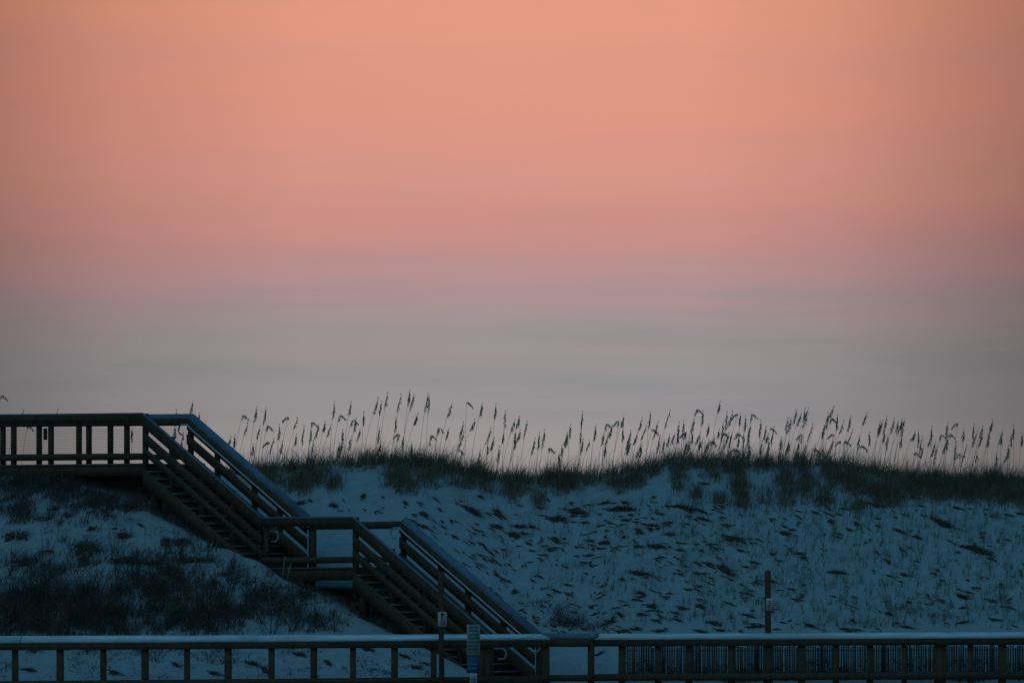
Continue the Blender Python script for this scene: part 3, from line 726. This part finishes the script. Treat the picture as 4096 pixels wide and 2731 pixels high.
# ------------------------------------------------------------------ sea oats on the skyline
def oat(u, v, kind, sz=1.0):
    """kind: 0 upright, 1 drooping to the right, -1 drooping to the left; (u, v) is the tip"""
    yc = float(np.interp(u, US, YC)); y = yc + random.uniform(-.3, 1.0)
    vb = float(gv(u, y)); H = (vb - v) / S * k_(y); lean = random.choice((.04, .1, .16, .24)) * random.uniform(.7, 1.3) * H + random.uniform(-.03, .05)
    ub = u - lean * S; b = Vector(gpt(ub, y).tolist()); b.z -= .03
    tip = P(u, v, y)
    drop = {0: random.uniform(-.05, .05), 1: .1, -1: -.1}[kind]
    ctrl = b.lerp(tip, .55) + Vector((-lean * .28, 0, 0))
    pts = []
    for i in range(13):
        t = i / 12; p = b.lerp(ctrl, t).lerp(ctrl.lerp(tip, t), t); pts.append(p)
    if kind:
        for j in range(1, 5): pts.append(tip + Vector((kind * .035 * j, 0, .012 * j - .011 * j * j)))
    where = ('above the upper stairs railing' if u < 1000 else 'on the crest left of the bare sand hollow' if u < 1500 else 'on the crest above the middle landing' if u < 2100 else
             'on the low middle of the crest' if u < 2650 else 'in the dense stand above the lone wooden post' if u < 3300 else 'in the dense stand on the right crest' if u < 3640 else 'in the loose row at the right end')
    kindw = 'upright' if kind == 0 else 'nodding'
    hw = 'tall' if H > .95 else 'mid height' if H > .6 else 'short'
    r = thing('sea_oat', f'{hw} {kindw} sea oat {where}', 'sea oat', tuple(b), 'sea oats along the dune crest')
    MB().tube(pts, [.0045 - .0025 * i / len(pts) for i in range(len(pts))], 4).build('stalk', M_stalk, r)
    # panicle: flat drooping spikelets over the last part of the stalk
    L = min(random.uniform(.22, .42) * sz, H * .6); vv = []; ff = []
    n = int(34 * sz); cum = [(pts[i + 1] - pts[i]).length for i in range(len(pts) - 1)]; tot = sum(cum)
    side = 1 if (kind >= 0 and random.random() < .75) else -1
    for j in range(n):
        s_ = tot - L * (j + random.random()) / n; acc = 0
        for i, c in enumerate(cum):
            if acc + c >= s_: break
            acc += c
        p = pts[i].lerp(pts[i + 1], (s_ - acc) / max(c, 1e-5))
        f = (j + .5) / n; ll = random.uniform(.03, .065) * (.55 + .9 * math.sin(math.pi * min(f * .8 + .12, 1)))
        out = Vector((side * random.uniform(-.25, 1.0), random.uniform(-.6, .6), 0)); out = out.normalized() if out.length else Vector((1, 0, 0))
        a = p + out * random.uniform(.002, .018 * (.4 + f)) + Vector((0, 0, -random.uniform(0, .02)))
        d = (out * .45 + Vector((0, 0, -1 if j > 2 else 1))).normalized() * ll
        wv = Vector((random.uniform(.4, 1), random.uniform(-.7, .7), 0)).normalized() * ll * .15
        k = len(vv); vv += [p, a + d * .35 - wv, a + d, a + d * .35 + wv]; ff.append((k, k + 1, k + 2, k + 3))
    o = bpy.data.objects.new('seed_head', mesh_from('seed_head', [tuple(q) for q in vv], ff, M_oat)); COL.objects.link(o); attach(o, r)
c5 = [(150, 340, 1), (270, 270, 0), (350, 270, 0), (300, 440, 0), (360, 430, 1), (465, 420, 0), (545, 355, -1), (625, 365, 0), (740, 400, 1), (680, 430, 0), (805, 425, 0), (855, 400, 0), (935, 220, 0), (980, 340, 1), (1075, 235, 0), (1090, 380, 1),
      (1120, 370, 0), (1185, 320, 0), (1155, 460, 0), (1310, 195, 0), (1395, 150, 0), (1345, 220, 0), (1510, 165, 0), (1580, 125, 0), (1615, 165, 0), (1460, 350, 0), (1645, 335, 0), (1735, 155, 0), (1745, 170, 0), (1820, 450, 1), (1940, 240, 0), (1915, 460, 0),
      (2065, 230, 1), (2200, 245, 0), (2315, 245, 0), (2280, 450, 0), (2300, 540, 0), (240, 590, 0), (85, 510, 0), (200, 410, 0), (50, 530, 0), (740, 450, 0), (910, 420, 0), (1320, 450, 0), (1010, 550, 0), (2140, 380, 0), (2040, 400, 0), (420, 540, 0)]
c6 = [(45, 300, 0), (125, 380, 0), (165, 350, 0), (235, 390, 0), (30, 490, 0), (130, 480, 0), (175, 470, 0), (300, 540, 0), (335, 490, 0), (380, 465, 0), (415, 620, 1), (505, 660, 0), (600, 425, 0), (575, 490, 0), (710, 305, 0), (690, 470, 0), (770, 560, 0),
      (820, 420, 0), (905, 415, 1), (885, 500, 0), (955, 430, 0), (1060, 345, 0), (1020, 390, -1), (1090, 570, 0), (1180, 490, 0), (1220, 360, 0), (1285, 310, 0), (1255, 430, 0), (1300, 460, 1), (1350, 400, 0), (1460, 295, 0), (1490, 495, 0), (1450, 510, 0),
      (1530, 400, 0), (1570, 385, 0), (1600, 560, 0), (1680, 290, 1), (1660, 380, 0), (1735, 305, 0), (1785, 420, 0), (1880, 230, 0), (1940, 315, 0), (1910, 400, 0), (1990, 310, 0), (2035, 330, -1), (2060, 330, 0), (1980, 490, 0), (2150, 330, 1), (2100, 350, 0),
      (2235, 390, 0), (2275, 440, 0), (2310, 450, 1), (2240, 560, 0), (2300, 545, 0), (1050, 440, 0), (1215, 580, 0), (1530, 480, 0), (1640, 470, 0), (2040, 520, 0), (2150, 420, 0), (900, 590, 0), (1800, 560, 1)]
c7 = [(325, 365, 0), (355, 360, 0), (400, 295, 0), (435, 335, 0), (465, 290, 0), (505, 280, 0), (670, 325, 0), (690, 365, 1), (718, 268, 0), (745, 340, 0), (805, 390, 0), (860, 350, 0), (885, 460, 0), (935, 520, 0), (1000, 320, 0), (1020, 490, 0), (1130, 390, 0),
      (1170, 350, 0), (1235, 370, 0), (1270, 385, 0), (1330, 375, 0), (1300, 380, 0), (1300, 520, 0), (1440, 460, 0), (1480, 520, 0), (1560, 440, 0), (1600, 610, 0), (1690, 410, 0), (1780, 410, -1), (1830, 460, 0), (1920, 415, 0), (1945, 480, 0), (1990, 435, 0),
      (2075, 385, 0), (2160, 470, 0), (2260, 430, 0), (2330, 500, 0), (2210, 600, 0), (2110, 680, 0), (2040, 520, 0), (1410, 660, 1), (1680, 560, 0), (210, 440, 0), (270, 530, 0), (330, 560, 0), (420, 560, 0), (540, 420, 0), (810, 560, 1), (950, 600, 1), (1150, 480, 0),
      (1180, 510, 0), (640, 430, 0), (1110, 400, 0), (490, 350, 0), (1320, 400, 0), (1550, 520, 0), (1860, 600, 0), (1990, 500, 0), (2060, 450, 0), (2150, 500, 0)]
for q, w_, k in c5: oat(900 + q / 2.138, 1500 + w_ / 2.138, k)
for q, w_, k in c6: oat(2000 + q / 2.138, 1500 + w_ / 2.138, k)
for q, w_, k in c7: oat(3000 + q / 2.14, 1500 + w_ / 2.14, k)
for q, w_, k in [(5, 1580, 1), (97, 1636, 0), (770, 1605, 0), (708, 1640, 0), (798, 1650, 0), (825, 1685, 0), (233, 1640, 0), (110, 1700, 1), (530, 1710, 0), (700, 1705, 0), (735, 1730, 0)]: oat(q, w_, k)
for _ in range(84):
    q = random.choice((random.uniform(1080, 2050), random.uniform(2250, 3350), random.uniform(2600, 3350), random.uniform(2750, 3300), random.uniform(3300, 4110)))
    oat(q + random.gauss(0, 14), random.uniform(1718, 1815), random.choice((0, 0, 0, 0, 0, 1, -1)), random.uniform(.7, 1.15))
# bare stalks without heads, thin and pale, filling the stand
parts = []
nb = 6500; uu = rng.uniform(950, 4200, nb); yy = np.interp(uu, US, YC) + rng.uniform(-.3, 1.2, nb)
v, f = blades(gpt(uu, yy), rng.uniform(.2, .85, nb) * rng.uniform(.45, 1, nb), np.stack([rng.normal(.12, .1, nb), rng.normal(0, .1, nb), np.zeros(nb)], -1) * rng.choice([1, 1, 1, 2.6], (nb, 1)), np.full(nb, .0105), .1, 4)
o = grass_obj('dry_grass_stalks', [(v, f)], M_stalk); tag(o, 'thin bare dry stalks standing along the dune crest', 'dry stalks', kind='stuff')

# ------------------------------------------------------------------ sky
W = bpy.data.worlds.new('World'); SC.world = W; W.use_nodes = True
nt = W.node_tree; N = nt.nodes; L = nt.links
for n_ in list(N): N.remove(n_)
out = N.new('ShaderNodeOutputWorld'); bg = N.new('ShaderNodeBackground'); L.new(bg.outputs[0], out.inputs[0])
tc = N.new('ShaderNodeTexCoord'); sx = N.new('ShaderNodeSeparateXYZ'); L.new(tc.outputs['Generated'], sx.inputs[0])
def math_(op, a, b=None, c=None, clamp=False):
    n_ = N.new('ShaderNodeMath'); n_.operation = op; n_.use_clamp = clamp
    for i, x in enumerate((a, b, c)):
        if x is None: continue
        if isinstance(x, (int, float)): n_.inputs[i].default_value = x
        else: L.new(x, n_.inputs[i])
    return n_.outputs[0]
def ramp(fac, stops):
    n_ = N.new('ShaderNodeValToRGB'); cr = n_.color_ramp
    while len(cr.elements) < len(stops): cr.elements.new(.5)
    for e, (p, c) in zip(cr.elements, stops): e.position = p; e.color = (*c, 1)
    L.new(fac, n_.inputs['Fac']); return n_.outputs['Color']
def mix(fac, a, b, mode='MIX'):
    n_ = N.new('ShaderNodeMix'); n_.data_type = 'RGBA'; n_.blend_type = mode
    for s, x in ((n_.inputs['Factor'], fac), (n_.inputs['A'], a), (n_.inputs['B'], b)):
        if isinstance(x, (int, float)): s.default_value = x
        elif isinstance(x, tuple): s.default_value = (*x, 1)
        else: L.new(x, s)
    return n_.outputs['Result']
# faint stretched cloud streaks bend the gradient a little
mp = N.new('ShaderNodeMapping'); mp.inputs['Scale'].default_value = (9, 9, 120); L.new(tc.outputs['Generated'], mp.inputs['Vector'])
nz = N.new('ShaderNodeTexNoise'); nz.inputs['Scale'].default_value = 1.3; nz.inputs['Detail'].default_value = 5; L.new(mp.outputs['Vector'], nz.inputs['Vector'])
zz = math_('MULTIPLY_ADD', math_('SUBTRACT', nz.outputs['Fac'], .5), .012, sx.outputs['Z'])
def el(v): return (HY - v) / S / D
band = [(0, (140, 138, 140)), (el(1800), (156, 149, 149)), (el(1600), (151, 146, 148)), (el(1450), (152, 146, 147)), (el(1300), (160, 147, 148)), (el(1200), (169, 145, 146)), (el(1100), (184, 145, 145)),
        (el(1000), (194, 143, 139)), (el(880), (206, 145, 136)), (el(700), (215, 150, 135)), (el(420), (226, 152, 131)), (el(250), (224, 153, 133)), (el(0), (232, 156, 128)), (.13, (225, 160, 120))]
zs = math_('DIVIDE', zz, .2, clamp=True)
front = ramp(zs, [(p / .2, lin(c)) for p, c in band] + [(.8, lin((190, 150, 140))), (1.0, lin((120, 140, 165)))])
DOME = [(0, (.010, .020, .032)), (.12, (.012, .024, .038)), (.35, (.024, .060, .10)), (.7, (.036, .158, .285)), (1, (.047, .232, .415))]
dome = ramp(math_('ABSOLUTE', sx.outputs['Z']), DOME)
# sky glow opposite the sunset; its dimmer sides are painted lens vignetting
az = math_('DIVIDE', sx.outputs['X'], math_('MAXIMUM', sx.outputs['Y'], .02))
aw = math_('MULTIPLY_ADD', az, 2.5, .5, clamp=True)
side = ramp(aw, [(0, (.46,) * 3), (.22, (.50,) * 3), (.2775, (.57,) * 3), (.33, (.78,) * 3), (.41, (.97,) * 3), (.49, (1,) * 3), (.58, (.99,) * 3), (.64, (.86,) * 3), (.69, (.66,) * 3), (.7225, (.54,) * 3), (.80, (.48,) * 3), (1, (.44,) * 3)])
mp2 = N.new('ShaderNodeMapping'); mp2.inputs['Scale'].default_value = (14, 14, 190); mp2.inputs['Rotation'].default_value = (0, math.radians(1.2), 0); L.new(tc.outputs['Generated'], mp2.inputs['Vector'])
nz2 = N.new('ShaderNodeTexNoise'); nz2.inputs['Scale'].default_value = 1.0; nz2.inputs['Detail'].default_value = 6; nz2.inputs['Roughness'].default_value = .55; L.new(mp2.outputs['Vector'], nz2.inputs['Vector'])
streak = math_('MULTIPLY', math_('MULTIPLY_ADD', nz2.outputs['Fac'], 4.0, -1.95, clamp=True), ramp(zs, [(0, (.4,) * 3), (el(1550) / .2, (.36,) * 3), (el(1330) / .2, (.4,) * 3), (el(1150) / .2, (.2,) * 3), (el(950) / .2, (.06,) * 3), (1, (.05,) * 3)]))
front = mix(streak, front, lin((122, 134, 138)))
frontl = mix(1.0, front, side, 'MULTIPLY')
infront = math_('MULTIPLY', math_('GREATER_THAN', sx.outputs['Y'], 0.0), math_('SUBTRACT', 1.0, math_('MULTIPLY_ADD', sx.outputs['Z'], 8.0, -1.1, clamp=True)))
infront = math_('MULTIPLY', infront, math_('SUBTRACT', 1.0, math_('MULTIPLY_ADD', math_('ABSOLUTE', az), 2.0, -.5, clamp=True)))
sky = N.new('ShaderNodeTexSky'); sky.sky_type = 'NISHITA'; sky.sun_disc = False
sky.sun_elevation = math.radians(2); sky.sun_rotation = math.radians(180)
dm = mix(1.0, dome, mix(1.0, sky.outputs['Color'], (.004, .008, .014), 'MULTIPLY'), 'ADD')
L.new(mix(infront, dm, frontl), bg.inputs['Color']); bg.inputs['Strength'].default_value = 1.0

sun = bpy.data.objects.new('sun', bpy.data.lights.new('sun', 'SUN')); COL.objects.link(sun)
sun.data.energy = .10; sun.data.angle = math.radians(40); sun.data.color = (.5, .8, 1.0)  # wide cool lamp added as twilight glow to shape ripples; sun is down
sun.rotation_euler = (math.radians(50), 0, math.radians(-35))

# ------------------------------------------------------------------ camera and output
cam = bpy.data.cameras.new('camera'); co = bpy.data.objects.new('camera', cam); COL.objects.link(co)
co.location = (0, -D, 0); co.rotation_euler = (math.radians(90), 0, 0)
cam.sensor_width = 36; cam.lens = 36 * D / (4096 / S); cam.shift_y = (HY - 1365.5) / 4096
cam.clip_start = 1; cam.clip_end = 20000
SC.camera = co
SC.render.resolution_x = 1024; SC.render.resolution_y = 682
SC.view_settings.view_transform = 'Standard'; SC.view_settings.look = 'None'
SC.view_settings.exposure = 0; SC.view_settings.gamma = 1
